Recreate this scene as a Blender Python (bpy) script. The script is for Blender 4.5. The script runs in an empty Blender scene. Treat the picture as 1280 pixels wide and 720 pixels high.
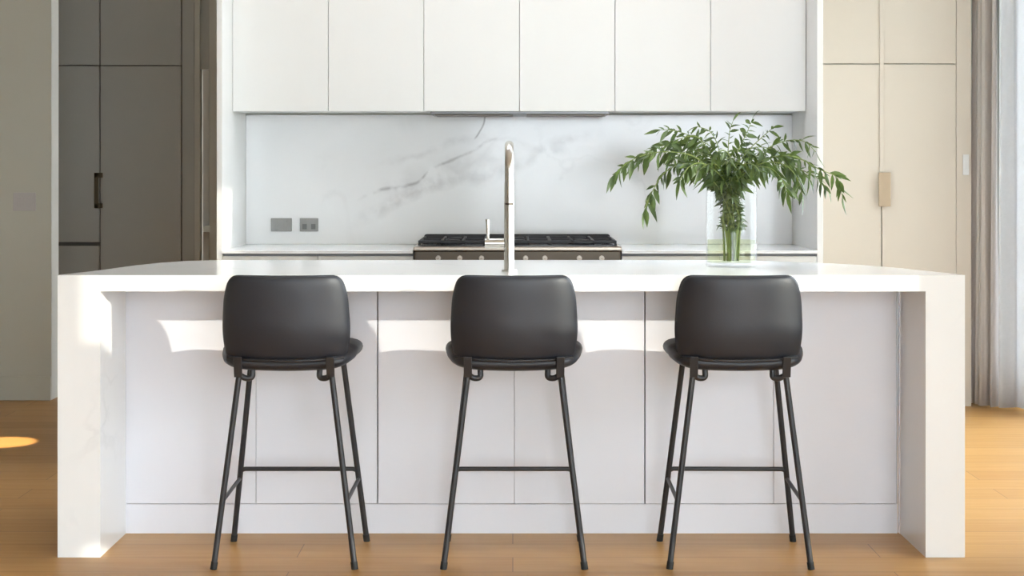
import bpy, bmesh, math, random
from mathutils import Vector, Matrix
from mathutils.noise import noise
random.seed(7)
S = bpy.context.scene
COL = S.collection
PI = math.pi
CAM_D = 5.3            # camera stands 5.3 m in front of the island's front face (y = 0)
CAM_Z = 1.26
FPX = 2035.0

def P(px, py, d):      # photo pixel at distance d -> world point
    return Vector(((px-641)*d/FPX, d-CAM_D, CAM_Z-(py-213)*d/FPX))

# ------------------------------------------------------------------ materials
def new_mat(name):
    m = bpy.data.materials.new(name); m.use_nodes = True
    nt = m.node_tree
    return m, nt, nt.nodes['Principled BSDF']

def nd(nt, typ, **kw):
    n = nt.nodes.new(typ)
    for k, v in kw.items():
        if k.startswith('i_'):
            n.inputs[k[2:].replace('_', ' ')].default_value = v
        else:
            setattr(n, k, v)
    return n

def math_n(nt, op, a, b=None, c=None, clamp=False):
    n = nt.nodes.new('ShaderNodeMath'); n.operation = op; n.use_clamp = clamp
    for i, v in enumerate((a, b, c)):
        if v is None: continue
        if isinstance(v, (int, float)): n.inputs[i].default_value = v
        else: nt.links.new(v, n.inputs[i])
    return n.outputs[0]

def mixc(nt, fac, c1, c2):
    n = nt.nodes.new('ShaderNodeMix'); n.data_type = 'RGBA'
    if isinstance(fac, (int, float)): n.inputs[0].default_value = fac
    else: nt.links.new(fac, n.inputs[0])
    for i, c in ((6, c1), (7, c2)):
        if isinstance(c, (tuple, list)): n.inputs[i].default_value = (*c[:3], 1)
        else: nt.links.new(c, n.inputs[i])
    return n.outputs[2]

def simple(name, col, rough=0.5, metal=0.0, var=0.03, scale=6.0, bump=0.0, spec=0.5, bscale=200, coat=0.0):
    m, nt, b = new_mat(name)
    tc = nd(nt, 'ShaderNodeTexCoord')
    nz = nd(nt, 'ShaderNodeTexNoise'); nz.inputs['Scale'].default_value = scale
    nz.inputs['Detail'].default_value = 3
    nt.links.new(tc.outputs['Object'], nz.inputs['Vector'])
    c2 = tuple(max(0, c*(1-var*2)) for c in col)
    c1 = tuple(min(1, c*(1+var)) for c in col)
    nt.links.new(mixc(nt, nz.outputs[0], c1, c2), b.inputs['Base Color'])
    b.inputs['Roughness'].default_value = rough
    b.inputs['Metallic'].default_value = metal
    b.inputs['Specular IOR Level'].default_value = spec
    b.inputs['Coat Weight'].default_value = coat
    if bump:
        nb = nd(nt, 'ShaderNodeTexNoise'); nb.inputs['Scale'].default_value = bscale
        nt.links.new(tc.outputs['Object'], nb.inputs['Vector'])
        bp = nd(nt, 'ShaderNodeBump'); bp.inputs['Strength'].default_value = bump
        bp.inputs['Distance'].default_value = 0.001
        nt.links.new(nb.outputs[0], bp.inputs['Height'])
        nt.links.new(bp.outputs[0], b.inputs['Normal'])
    return m

M = {}
M['white_lacquer'] = simple('white_lacquer', (0.75, 0.745, 0.72), 0.34, var=0.01, spec=0.4)
M['panel_white'] = simple('panel_white', (0.80, 0.805, 0.86), 0.3, var=0.01, spec=0.4)
M['carcass'] = simple('carcass', (0.30, 0.30, 0.31), 0.6, var=0.01)
M['island_carcass'] = simple('island_carcass', (0.42, 0.42, 0.44), 0.6, var=0.01)
M['wall_paint'] = simple('wall_paint', (0.66, 0.67, 0.60), 0.75, var=0.015, bump=0.05)
M['wall_dark'] = simple('low_bounce_wall', (0.26, 0.25, 0.22), 0.75, var=0.015)  # unseen left wall, darkened to cut bounce light on the left floor
M['ceiling_paint'] = simple('ceiling_paint', (0.82, 0.81, 0.78), 0.85, var=0.01)
M['greige'] = simple('greige_lacquer', (0.54, 0.475, 0.405), 0.45, var=0.01)
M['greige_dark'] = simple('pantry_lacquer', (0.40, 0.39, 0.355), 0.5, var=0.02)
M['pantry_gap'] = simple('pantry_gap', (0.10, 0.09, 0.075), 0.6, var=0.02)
M['pantry_trim'] = simple('pantry_trim', (0.48, 0.46, 0.40), 0.5, var=0.02)
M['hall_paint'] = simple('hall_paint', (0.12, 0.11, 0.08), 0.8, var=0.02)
M['bronze'] = simple('brushed_bronze', (0.42, 0.32, 0.22), 0.35, metal=0.85, var=0.05)
M['dark_bronze'] = simple('dark_bronze', (0.10, 0.075, 0.045), 0.45, metal=0.7, var=0.05)
M['nickel'] = simple('brushed_nickel', (0.60, 0.58, 0.54), 0.25, metal=1.0, var=0.02)
M['outlet'] = simple('satin_steel_plate', (0.30, 0.30, 0.29), 0.45, metal=0.2, var=0.04)
M['outlet_dark'] = simple('socket_insert', (0.14, 0.14, 0.14), 0.4, var=0.04)
M['switch_white'] = simple('switch_plastic', (0.62, 0.61, 0.61), 0.4, var=0.01)
M['black_metal'] = simple('black_powder_coat', (0.018, 0.018, 0.021), 0.42, var=0.05, bump=0.05)
M['rubber'] = simple('black_rubber', (0.012, 0.012, 0.012), 0.7)
M['leather'] = simple('charcoal_leather', (0.0165, 0.0185, 0.0255), 0.45, var=0.06, bump=0.25, bscale=450, spec=0.5)
M['leather_dark'] = simple('seat_underside', (0.025, 0.025, 0.027), 0.6)
M['steel'] = simple('stainless_steel', (0.42, 0.36, 0.30), 0.3, metal=0.9, var=0.05)
M['steel_dark'] = simple('dark_steel', (0.10, 0.08, 0.06), 0.35, metal=0.8, var=0.05)
M['black_glass'] = simple('black_glass', (0.010, 0.011, 0.014), 0.12)
M['cast_iron'] = simple('cast_iron', (0.016, 0.016, 0.018), 0.5, bump=0.1)
M['hood'] = simple('hood_steel', (0.13, 0.13, 0.13), 0.3, metal=0.6, var=0.02)
M['alu'] = simple('window_aluminium', (0.32, 0.33, 0.35), 0.4, metal=0.3)
M['deck'] = simple('terrace_stone', (0.55, 0.53, 0.50), 0.8, var=0.05)

def marble(name, base, vein, ridge_amt, explicit=False):
    m, nt, b = new_mat(name)
    tc = nd(nt, 'ShaderNodeTexCoord')
    n1 = nd(nt, 'ShaderNodeTexNoise'); n1.inputs['Scale'].default_value = 1.3; n1.inputs['Detail'].default_value = 6
    n1.inputs['Distortion'].default_value = 1.1
    mp = nd(nt, 'ShaderNodeMapping'); mp.inputs['Rotation'].default_value = (0.3, 0.6, 0.5)
    nt.links.new(tc.outputs['Object'], mp.inputs[0]); nt.links.new(mp.outputs[0], n1.inputs['Vector'])
    r = math_n(nt, 'ABSOLUTE', math_n(nt, 'SUBTRACT', n1.outputs[0], 0.5))
    r = math_n(nt, 'SUBTRACT', 1.0, math_n(nt, 'MULTIPLY', r, 45.0), clamp=True)
    n2 = nd(nt, 'ShaderNodeTexNoise'); n2.inputs['Scale'].default_value = 2.1; n2.inputs['Detail'].default_value = 2
    nt.links.new(tc.outputs['Object'], n2.inputs['Vector'])
    patch = math_n(nt, 'MULTIPLY', math_n(nt, 'SUBTRACT', n2.outputs[0], 0.50), 6.0, clamp=True)
    fac = math_n(nt, 'MULTIPLY', math_n(nt, 'MULTIPLY', r, patch), ridge_amt)
    n3 = nd(nt, 'ShaderNodeTexNoise'); n3.inputs['Scale'].default_value = 1.7; n3.inputs['Detail'].default_value = 4
    nt.links.new(tc.outputs['Object'], n3.inputs['Vector'])
    cloud = math_n(nt, 'MULTIPLY', math_n(nt, 'SUBTRACT', n3.outputs[0], 0.5), 0.35, clamp=True)
    fac = math_n(nt, 'ADD', fac, cloud, clamp=True)
    if explicit:
        sep = nd(nt, 'ShaderNodeSeparateXYZ'); nt.links.new(tc.outputs['Object'], sep.inputs[0])
        nf = nd(nt, 'ShaderNodeTexNoise'); nf.inputs['Scale'].default_value = 9; nf.inputs['Detail'].default_value = 6
        nt.links.new(tc.outputs['Object'], nf.inputs['Vector'])
        wob = math_n(nt, 'SUBTRACT', nf.outputs[0], 0.5)
        nf2 = nd(nt, 'ShaderNodeTexNoise'); nf2.inputs['Scale'].default_value = 14; nf2.inputs['Detail'].default_value = 3
        nt.links.new(tc.outputs['Object'], nf2.inputs['Vector'])
        def vline(pts, width, amt, vertical=False, wobble=0.03, brk=True):
            # pts in photo pixels on the splashback plane
            W = [((x-641)/275.0, 1.26-(y-213)/275.0) for x, y in pts]
            if vertical: W = [(z, x) for x, z in W]
            W.sort()
            a0, a1 = W[0][0], W[-1][0]
            b0 = min(w[1] for w in W); b1 = max(w[1] for w in W); db = max(b1-b0, 1e-3)
            src, oth = (sep.outputs[2], sep.outputs[0]) if vertical else (sep.outputs[0], sep.outputs[2])
            t = math_n(nt, 'DIVIDE', math_n(nt, 'SUBTRACT', src, a0), a1-a0)
            fc = nt.nodes.new('ShaderNodeFloatCurve')
            cv = fc.mapping.curves[0]
            q = [((a-a0)/(a1-a0), (bb-b0)/db) for a, bb in W]
            cv.points[0].location = q[0]; cv.points[1].location = q[-1]
            for p in q[1:-1]: cv.points.new(*p)
            fc.mapping.update()
            nt.links.new(t, fc.inputs['Value'])
            g = math_n(nt, 'MULTIPLY_ADD', fc.outputs[0], db, b0)
            dd = math_n(nt, 'ADD', math_n(nt, 'SUBTRACT', oth, g), math_n(nt, 'MULTIPLY', wob, wobble))
            k = math_n(nt, 'SUBTRACT', 1.0, math_n(nt, 'DIVIDE', math_n(nt, 'ABSOLUTE', dd), width), clamp=True)
            inside = math_n(nt, 'MULTIPLY', math_n(nt, 'MINIMUM', t, math_n(nt, 'SUBTRACT', 1.0, t)), 7.0, clamp=True)
            k = math_n(nt, 'MULTIPLY', k, inside)
            if brk:
                k = math_n(nt, 'MULTIPLY', k, math_n(nt, 'MULTIPLY', math_n(nt, 'SUBTRACT', nf2.outputs[0], 0.34), 4.0, clamp=True))
            return math_n(nt, 'MULTIPLY', k, amt)
        vs = [vline([(606, 142), (604, 155), (600, 163), (593, 175)], 0.007, 1.0, True, 0.02, False),
              vline([(445, 250), (478, 237), (517, 230), (540, 211), (575, 196), (598, 184), (612, 175), (640, 172)], 0.012, 0.55),
              vline([(432, 282), (470, 265), (520, 240), (560, 225), (610, 222), (650, 205), (700, 180), (760, 162)], 0.045, 0.28, False, 0.07),
              vline([(455, 210), (480, 203), (540, 190), (600, 172), (640, 178), (700, 190), (760, 170)], 0.022, 0.18, False, 0.08),
              vline([(470, 243), (530, 225), (590, 205), (640, 200)], 0.09, 0.20, False, 0.1)]
        for v in vs: fac = math_n(nt, 'ADD', fac, v, clamp=True)
    nt.links.new(mixc(nt, fac, base, vein), b.inputs['Base Color'])
    b.inputs['Roughness'].default_value = 0.12
    b.inputs['Specular IOR Level'].default_value = 0.5
    return m
M['marble'] = marble('white_veined_marble', (0.87, 0.875, 0.885), (0.36, 0.35, 0.36), 0.10, True)
M['stone'] = marble('white_engineered_stone', (0.85, 0.85, 0.84), (0.55, 0.55, 0.56), 0.22)

def oak():
    m, nt, b = new_mat('oak_floor_boards')
    tc = nd(nt, 'ShaderNodeTexCoord')
    br = nd(nt, 'ShaderNodeTexBrick'); br.offset = 0.37; br.offset_frequency = 2
    br.inputs['Scale'].default_value = 1.0
    br.inputs['Brick Width'].default_value = 1.9; br.inputs['Row Height'].default_value = 0.19
    br.inputs['Mortar Size'].default_value = 0.0016; br.inputs['Mortar Smooth'].default_value = 0.2
    br.inputs['Color1'].default_value = (0, 0, 0, 1); br.inputs['Color2'].default_value = (1, 1, 1, 1)
    br.inputs['Mortar'].default_value = (0.5, 0.5, 0.5, 1)
    nt.links.new(tc.outputs['Object'], br.inputs['Vector'])
    mp = nd(nt, 'ShaderNodeMapping'); mp.inputs['Scale'].default_value = (1.0, 14, 1)
    nt.links.new(tc.outputs['Object'], mp.inputs[0])
    gr = nd(nt, 'ShaderNodeTexNoise'); gr.inputs['Scale'].default_value = 2.5; gr.inputs['Detail'].default_value = 8
    gr.inputs['Distortion'].default_value = 0.6
    nt.links.new(mp.outputs[0], gr.inputs['Vector'])
    big = nd(nt, 'ShaderNodeTexNoise'); big.inputs['Scale'].default_value = 1.1; big.inputs['Detail'].default_value = 3
    nt.links.new(tc.outputs['Object'], big.inputs['Vector'])
    t = math_n(nt, 'ADD', math_n(nt, 'MULTIPLY', br.outputs['Color'], 0.35), math_n(nt, 'MULTIPLY', gr.outputs[0], 0.45))
    t = math_n(nt, 'ADD', t, math_n(nt, 'MULTIPLY', big.outputs[0], 0.3), clamp=True)
    c = mixc(nt, t, (0.62, 0.365, 0.135), (0.41, 0.20, 0.058))
    c = mixc(nt, math_n(nt, 'MULTIPLY', br.outputs['Fac'], 0.7), c, (0.14, 0.075, 0.03))
    nt.links.new(c, b.inputs['Base Color'])
    b.inputs['Roughness'].default_value = 0.30
    b.inputs['Specular IOR Level'].default_value = 0.18
    nt.links.new(math_n(nt, 'MULTIPLY_ADD', gr.outputs[0], 0.10, 0.30), b.inputs['Roughness'])
    bp = nd(nt, 'ShaderNodeBump'); bp.inputs['Strength'].default_value = 0.05; bp.inputs['Distance'].default_value = 0.001
    nt.links.new(gr.outputs[0], bp.inputs['Height']); nt.links.new(bp.outputs[0], b.inputs['Normal'])
    return m
M['oak'] = oak()

def glass_pane():
    m = bpy.data.materials.new('window_glass'); m.use_nodes = True
    nt = m.node_tree; nt.nodes.clear()
    out = nd(nt, 'ShaderNodeOutputMaterial'); tr = nd(nt, 'ShaderNodeBsdfTransparent')
    tr.inputs[0].default_value = (0.96, 0.98, 0.97, 1)
    gl = nd(nt, 'ShaderNodeBsdfGlossy'); gl.inputs['Roughness'].default_value = 0.02
    fr = nd(nt, 'ShaderNodeFresnel'); fr.inputs[0].default_value = 1.25
    mx = nd(nt, 'ShaderNodeMixShader')
    nt.links.new(fr.outputs[0], mx.inputs[0]); nt.links.new(tr.outputs[0], mx.inputs[1]); nt.links.new(gl.outputs[0], mx.inputs[2])
    nt.links.new(mx.outputs[0], out.inputs[0])
    return m
M['pane'] = glass_pane()

def vase_glass(name, tint, ior):
    m = bpy.data.materials.new(name); m.use_nodes = True
    nt = m.node_tree; nt.nodes.clear()
    out = nd(nt, 'ShaderNodeOutputMaterial'); tr = nd(nt, 'ShaderNodeBsdfTransparent')
    tr.inputs[0].default_value = (*tint, 1)
    gl = nd(nt, 'ShaderNodeBsdfGlossy'); gl.inputs['Roughness'].default_value = 0.03
    fr = nd(nt, 'ShaderNodeLayerWeight'); fr.inputs[0].default_value = 0.5
    mx = nd(nt, 'ShaderNodeMixShader')
    nt.links.new(math_n(nt, 'MULTIPLY_ADD', math_n(nt, 'POWER', fr.outputs['Facing'], 7.0), ior, 0.025, clamp=True), mx.inputs[0])
    nt.links.new(tr.outputs[0], mx.inputs[1]); nt.links.new(gl.outputs[0], mx.inputs[2])
    nt.links.new(mx.outputs[0], out.inputs[0])
    return m
M['vase'] = vase_glass('clear_vase_glass', (0.985, 0.99, 0.987), 0.5)
M['water'] = vase_glass('green_tinted_water', (0.95, 0.975, 0.84), 0.10)

def cloth(name, col, transl, transp):
    m = bpy.data.materials.new(name); m.use_nodes = True
    nt = m.node_tree; nt.nodes.clear()
    out = nd(nt, 'ShaderNodeOutputMaterial')
    tc = nd(nt, 'ShaderNodeTexCoord'); nz = nd(nt, 'ShaderNodeTexNoise'); nz.inputs['Scale'].default_value = 60
    nt.links.new(tc.outputs['Object'], nz.inputs['Vector'])
    c = mixc(nt, nz.outputs[0], col, tuple(x*0.92 for x in col))
    di = nd(nt, 'ShaderNodeBsdfDiffuse'); tl = nd(nt, 'ShaderNodeBsdfTranslucent'); tp = nd(nt, 'ShaderNodeBsdfTransparent')
    nt.links.new(c, di.inputs[0]); nt.links.new(c, tl.inputs[0])
    m1 = nd(nt, 'ShaderNodeMixShader'); m1.inputs[0].default_value = transl
    m2 = nd(nt, 'ShaderNodeMixShader'); m2.inputs[0].default_value = transp
    nt.links.new(di.outputs[0], m1.inputs[1]); nt.links.new(tl.outputs[0], m1.inputs[2])
    nt.links.new(m1.outputs[0], m2.inputs[1]); nt.links.new(tp.outputs[0], m2.inputs[2])
    nt.links.new(m2.outputs[0], out.inputs[0])
    return m
M['taupe_cloth'] = cloth('taupe_curtain_cloth', (0.55, 0.50, 0.47), 0.22, 0.0)
M['sheer_cloth'] = cloth('white_sheer_cloth', (0.76, 0.765, 0.785), 0.35, 0.05)

def leafmat(name, c1, c2, tl):
    m = bpy.data.materials.new(name); m.use_nodes = True
    nt = m.node_tree; b = nt.nodes['Principled BSDF']; out = nt.nodes['Material Output']
    tc = nd(nt, 'ShaderNodeTexCoord'); nz = nd(nt, 'ShaderNodeTexNoise'); nz.inputs['Scale'].default_value = 22
    nt.links.new(tc.outputs['Object'], nz.inputs['Vector'])
    f = math_n(nt, 'MULTIPLY_ADD', math_n(nt, 'SUBTRACT', nz.outputs[0], 0.5), 3.0, 0.5, clamp=True)
    c = mixc(nt, f, c1, c2)
    nt.links.new(c, b.inputs['Base Color']); b.inputs['Roughness'].default_value = 0.42
    t = nd(nt, 'ShaderNodeBsdfTranslucent')
    nt.links.new(mixc(nt, 0.5, c, (0.30, 0.42, 0.08)), t.inputs[0])
    mx = nd(nt, 'ShaderNodeMixShader'); mx.inputs[0].default_value = tl
    nt.links.new(b.outputs[0], mx.inputs[1]); nt.links.new(t.outputs[0], mx.inputs[2]); nt.links.new(mx.outputs[0], out.inputs[0])
    return m
M['leaf'] = leafmat('green_leaf', (0.012, 0.033, 0.009), (0.11, 0.17, 0.045), 0.20)
M['stem'] = simple('green_stem', (0.24, 0.31, 0.08), 0.5, var=0.2, scale=40)

# ------------------------------------------------------------------ mesh helpers
class MB:
    def __init__(s): s.v = []; s.f = []
    def add(s, vs, fs):
        o = len(s.v); s.v += [tuple(v) for v in vs]; s.f += [tuple(i+o for i in f) for f in fs]
    def box(s, x0, x1, y0, y1, z0, z1):
        vs = [(x, y, z) for x in (x0, x1) for y in (y0, y1) for z in (z0, z1)]
        s.add(vs, [(0, 1, 3, 2), (4, 6, 7, 5), (0, 4, 5, 1), (2, 3, 7, 6), (0, 2, 6, 4), (1, 5, 7, 3)])
    def prism(s, pts, z0, z1):      # pts ccw (x, y)
        n = len(pts)
        s.add([(x, y, z0) for x, y in pts]+[(x, y, z1) for x, y in pts],
              [tuple(range(n-1, -1, -1)), tuple(range(n, 2*n))]+[(i, (i+1) % n, n+(i+1) % n, n+i) for i in range(n)])
    def tube(s, pts, r, seg=12, r1=None, cap=True):
        pts = [Vector(p) for p in pts]; n = len(pts)
        tang = []
        for i in range(n):
            a = pts[max(i-1, 0)]; b = pts[min(i+1, n-1)]
            tang.append((b-a).normalized())
        up = Vector((0, 0, 1)) if abs(tang[0].z) < 0.9 else Vector((0, 1, 0))
        u = tang[0].cross(up).normalized(); rings = []
        for i in range(n):
            t = tang[i]; u = (u-t*u.dot(t)).normalized(); w = t.cross(u)
            rr = r if r1 is None else r+(r1-r)*i/(n-1)
            rings.append([pts[i]+(u*math.cos(2*PI*k/seg)+w*math.sin(2*PI*k/seg))*rr for k in range(seg)])
        vs = [p for ring in rings for p in ring]; fs = []
        for i in range(n-1):
            for k in range(seg):
                a = i*seg+k; b = i*seg+(k+1) % seg
                fs.append((a, b, b+seg, a+seg))
        if cap:
            fs.append(tuple(range(seg-1, -1, -1))); fs.append(tuple((n-1)*seg+k for k in range(seg)))
        s.add(vs, fs)
    def lathe(s, prof, c, seg=48):   # prof: (r, z)
        vs = []; fs = []; n = len(prof)
        for r, z in prof:
            for k in range(seg):
                a = 2*PI*k/seg
                vs.append((c[0]+r*math.cos(a), c[1]+r*math.sin(a), c[2]+z))
        for i in range(n-1):
            for k in range(seg):
                a = i*seg+k; b = i*seg+(k+1) % seg
                fs.append((a, b, b+seg, a+seg))
        s.add(vs, fs)
    def cushion(s, outline, thick, fmap, power=7.0, back=0.25):
        # outline: 2D star-shaped polygon; fmap(a, b, t) -> 3D, t in [-thick/2, thick/2]
        n = len(outline); ca = sum(p[0] for p in outline)/n; cb = sum(p[1] for p in outline)/n
        rings = [0.2, 0.4, 0.6, 0.75, 0.86, 0.93, 0.97, 0.99]
        vs = []; fs = []
        def lay(f, sgn):
            h = sgn*thick/2*math.sqrt(max(0, 1-f**power))
            return [fmap(ca+(a-ca)*f, cb+(b-cb)*f, h) for a, b in outline]
        seq = [(f, 1) for f in rings]+[(1.0, 0)]+[(f, -1) for f in reversed(rings)]
        vs.append(fmap(ca, cb, thick/2))
        for f, sg in seq: vs += lay(f, sg)
        vs.append(fmap(ca, cb, -thick/2))
        m = len(seq)
        for k in range(n):
            fs.append((0, 1+k, 1+(k+1) % n))
            for i in range(m-1):
                a = 1+i*n+k; b = 1+i*n+(k+1) % n
                fs.append((a, a+n, b+n, b))
            e = len(vs)-1; l = 1+(m-1)*n
            fs.append((e, l+(k+1) % n, l+k))
        s.add(vs, fs)
    def build(s, name, mat, parent=None, smooth=False, bevel=0.0, seg=2, loc=None):
        me = bpy.data.meshes.new(name); me.from_pydata(s.v, [], s.f); me.update()
        bm = bmesh.new(); bm.from_mesh(me); bmesh.ops.recalc_face_normals(bm, faces=bm.faces[:]); bm.to_mesh(me); bm.free()
        if smooth:
            for p in me.polygons: p.use_smooth = True
            try: me.set_sharp_from_angle(angle=math.radians(42))
            except Exception: pass
        me.materials.append(mat)
        o = bpy.data.objects.new(name, me); COL.objects.link(o)
        if parent: o.parent = parent
        if bevel:
            b = o.modifiers.new('bevel', 'BEVEL'); b.width = bevel; b.segments = seg; b.limit_method = 'ANGLE'
        if loc: o.location = loc
        return o

def tag(o, label=None, cat=None, group=None, kind=None):
    if label: o['label'] = label
    if cat: o['category'] = cat
    if group: o['group'] = group
    if kind: o['kind'] = kind
    return o

def empty(name, loc=(0, 0, 0), label=None, cat=None, group=None):
    o = bpy.data.objects.new(name, None); COL.objects.link(o); o.location = loc
    o.empty_display_size = 0.1
    return tag(o, label, cat, group)

def boxobj(name, mat, dims, parent=None, bevel=0.0, off=(0, 0, 0)):
    m = MB(); x0, x1, y0, y1, z0, z1 = dims
    m.box(x0-off[0], x1-off[0], y0-off[1], y1-off[1], z0-off[2], z1-off[2])
    return m.build(name, mat, parent, bevel=bevel)

def struct(name, mat, boxes, bevel=0.0):
    m = MB()
    for b in boxes: m.box(*b)
    return tag(m.build(name, mat, bevel=bevel), kind='structure')

def copy_tree(o, parent=None):
    c = o.copy(); COL.objects.link(c); c.parent = parent
    for ch in [x for x in bpy.data.objects if x.parent == o]: copy_tree(ch, c)
    return c

def arc_path(pts, r, n=6):      # fillet a polyline
    pts = [Vector(p) for p in pts]; out = [pts[0]]
    for i in range(1, len(pts)-1):
        a, b, c = pts[i-1], pts[i], pts[i+1]
        u = (a-b); v = (c-b); rr = min(r, u.length*0.48, v.length*0.48)
        p0 = b+u.normalized()*rr; p1 = b+v.normalized()*rr
        for k in range(n+1):
            t = k/n; out.append(p0*(1-t)**2+b*2*t*(1-t)+p1*t*t)
    out.append(pts[-1]); return out

def rounded_poly(corners, n=7):   # corners: (a, b, radius)
    out = []; m = len(corners)
    for i in range(m):
        a = Vector(corners[i-1][:2]); b = Vector(corners[i][:2]); c = Vector(corners[(i+1) % m][:2]); r = corners[i][2]
        u = (a-b); v = (c-b); rr = min(r, u.length*0.49, v.length*0.49)
        p0 = b+u.normalized()*rr; p1 = b+v.normalized()*rr
        for k in range(n+1):
            t = k/n; q = p0*(1-t)**2+b*2*t*(1-t)+p1*t*t; out.append((q.x, q.y))
    # resample long edges
    res = []
    for i in range(len(out)):
        p = Vector(out[i]); q = Vector(out[(i+1) % len(out)]); L = (q-p).length
        k = max(1, int(L/0.03))
        for j in range(k): w = p.lerp(q, j/k); res.append((w.x, w.y))
    return res

# ------------------------------------------------------------------ the room
XL, XR = -4.2, 2.80
YF = -7.8                      # glazed wall behind the camera
YB = 8.93-CAM_D                # back wall plane
CEIL = 3.0
struct('floor', M['oak'], [(XL-0.15, XR+0.15, YF-0.1, 6.2, -0.1, 0.0)])
KX0, KX1, KY0, KY1 = -1.1, 1.6, 0.80, 1.25  # skylight opening, out of view, added to brighten the back run
struct('ceiling', M['ceiling_paint'], [(XL-0.15, KX0, YF-0.1, 6.2, CEIL, CEIL+0.15), (KX1, XR+0.15, YF-0.1, 6.2, CEIL, CEIL+0.15),
    (KX0, KX1, YF-0.1, KY0, CEIL, CEIL+0.15), (KX0, KX1, KY1, 6.2, CEIL, CEIL+0.15),
    (KX0-0.1, KX0, KY0, KY1, CEIL+0.15, CEIL+0.5), (KX1, KX1+0.1, KY0, KY1, CEIL+0.15, CEIL+0.5),
    (KX0-0.1, KX1+0.1, KY0-0.1, KY0, CEIL+0.15, CEIL+0.5), (KX0-0.1, KX1+0.1, KY1, KY1+0.1, CEIL+0.15, CEIL+0.5)])
struct('wall_left', M['wall_dark'], [(XL-0.15, XL, YF, 6.2, 0, CEIL)])
# back wall: piece left of the pantry opening (opening reaches the ceiling bulkhead)
XJ = (64.5-641)*8.93/FPX
struct('wall_back', M['wall_paint'], [(XL, XJ, YB, YB+0.14, 0, CEIL)], bevel=0.003)
boxs = struct('baseboard_back', M['wall_paint'], [(XL, XJ-0.001, YB-0.014, YB-0.0005, 0, 0.131)], bevel=0.003)
# kitchen recess: wall behind the splashback and the block round it
KY = 7.4-CAM_D+0.02            # face behind the splashback
struct('wall_kitchen', M['wall_paint'], [(-1.235, 1.295, KY, KY+0.14, 0, CEIL), (-1.235, -1.10, KY+0.14, 4.78, 0, CEIL)])
RY = 8.7-CAM_D                 # tall cabinet front plane on the right
struct('wall_far', M['wall_paint'], [(1.15, 1.29, KY+0.141, RY+0.64, 0, CEIL), (1.29, XR, RY+0.64, RY+0.76, 0, CEIL)])

# right wall: sill with long window above, then the tall glazed door where the curtains hang
SILL = 1.335
wy = [-6.8, 1.75, 3.35]        # window 1 from wy0..wy1, pier, window 2
W2a, W2b = 0.30, 3.45
struct('wall_right', M['wall_paint'], [
    (XR, XR+0.14, YF, -6.8, 0, CEIL),
    (XR, XR+0.14, -6.8, -0.75, 2.8, CEIL),
    (XR, XR+0.14, -3.0, -0.75, 2.25, 2.8), (XR, XR+0.14, -1.0, -0.75, 0, 2.25),
    (XR, XR+0.14, -3.2, -3.0, 0, 2.8),
    (XR, XR+0.14, -0.75, W2a, 0, CEIL),
    (XR, XR+0.14, W2a, W2b, 2.8, CEIL),
    (XR, XR+0.14, W2b, 6.2, 0, CEIL)])
def window(name, y0, y1, z0, z1, nx, x=XR+0.07):
    m = MB(); t = 0.045
    m.box(x-0.03, x+0.03, y0, y1, z0, z0+t); m.box(x-0.03, x+0.03, y0, y1, z1-t, z1)
    for i in range(nx+1):
        yy = y0+(y1-y0-t)*i/nx
        m.box(x-0.03, x+0.03, yy, yy+t, z0+t, z1-t)
    w = tag(m.build(name, M['alu']), kind='structure')
    g = MB(); g.box(x-0.004, x+0.004, y0+t, y1-t, z0+t, z1-t)
    g.build('glass_pane', M['pane'], w)
window('window_1', -3.0, -1.0, 0.0, 2.25, 1)
window('window_2', W2a, W2b, 0.0, 2.8, 3)
window('window_3', -6.8, -3.2, 0.0, 2.8, 3)
# front glazing behind the camera
m = MB()
struct('wall_front', M['wall_paint'], [(XL, -0.4, YF-0.14, YF, 0, CEIL), (-0.4, XR+0.14, YF-0.14, YF, 2.8, CEIL)])
for i in range(5):
    xx = -0.4+i*(XR+0.14+0.4-0.05)/4; m.box(xx, xx+0.05, YF-0.1, YF-0.04, 0, 2.8)
m.box(-0.4, XR+0.14, YF-0.1, YF-0.04, 0, 0.05)
w4 = tag(m.build('window_4', M['alu']), kind='structure')
m = MB(); m.box(-0.35, XR+0.09, YF-0.074, YF-0.066, 0.05, 2.8); m.build('glass_pane', M['pane'], w4)
struct('wall_sun_block', M['wall_paint'], [(XR+0.16, 11.5, -0.72, -0.56, -0.05, 4.4)])  # unseen wall added outside to keep low sun off the far window
# added unseen mask parallel to the island: base, gap, board shape the sun
struct('wall_sun_mask', M['wall_paint'], [(XR+0.3, 9.5, -3.24, -3.20, -0.05, 1.12), (XR+0.3, 9.5, -3.24, -3.20, 1.215, 1.86),
    (XR+0.2, XR+0.3, -3.27, -3.17, -0.05, 1.86), (9.5, 9.6, -3.27, -3.17, -0.05, 1.86)])
struct('terrace_ground', M['deck'], [(-30, 40, -40, YF-0.1, -0.15, -0.05), (XR+0.15, 40, YF-0.1, 30, -0.15, -0.05)])

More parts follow.
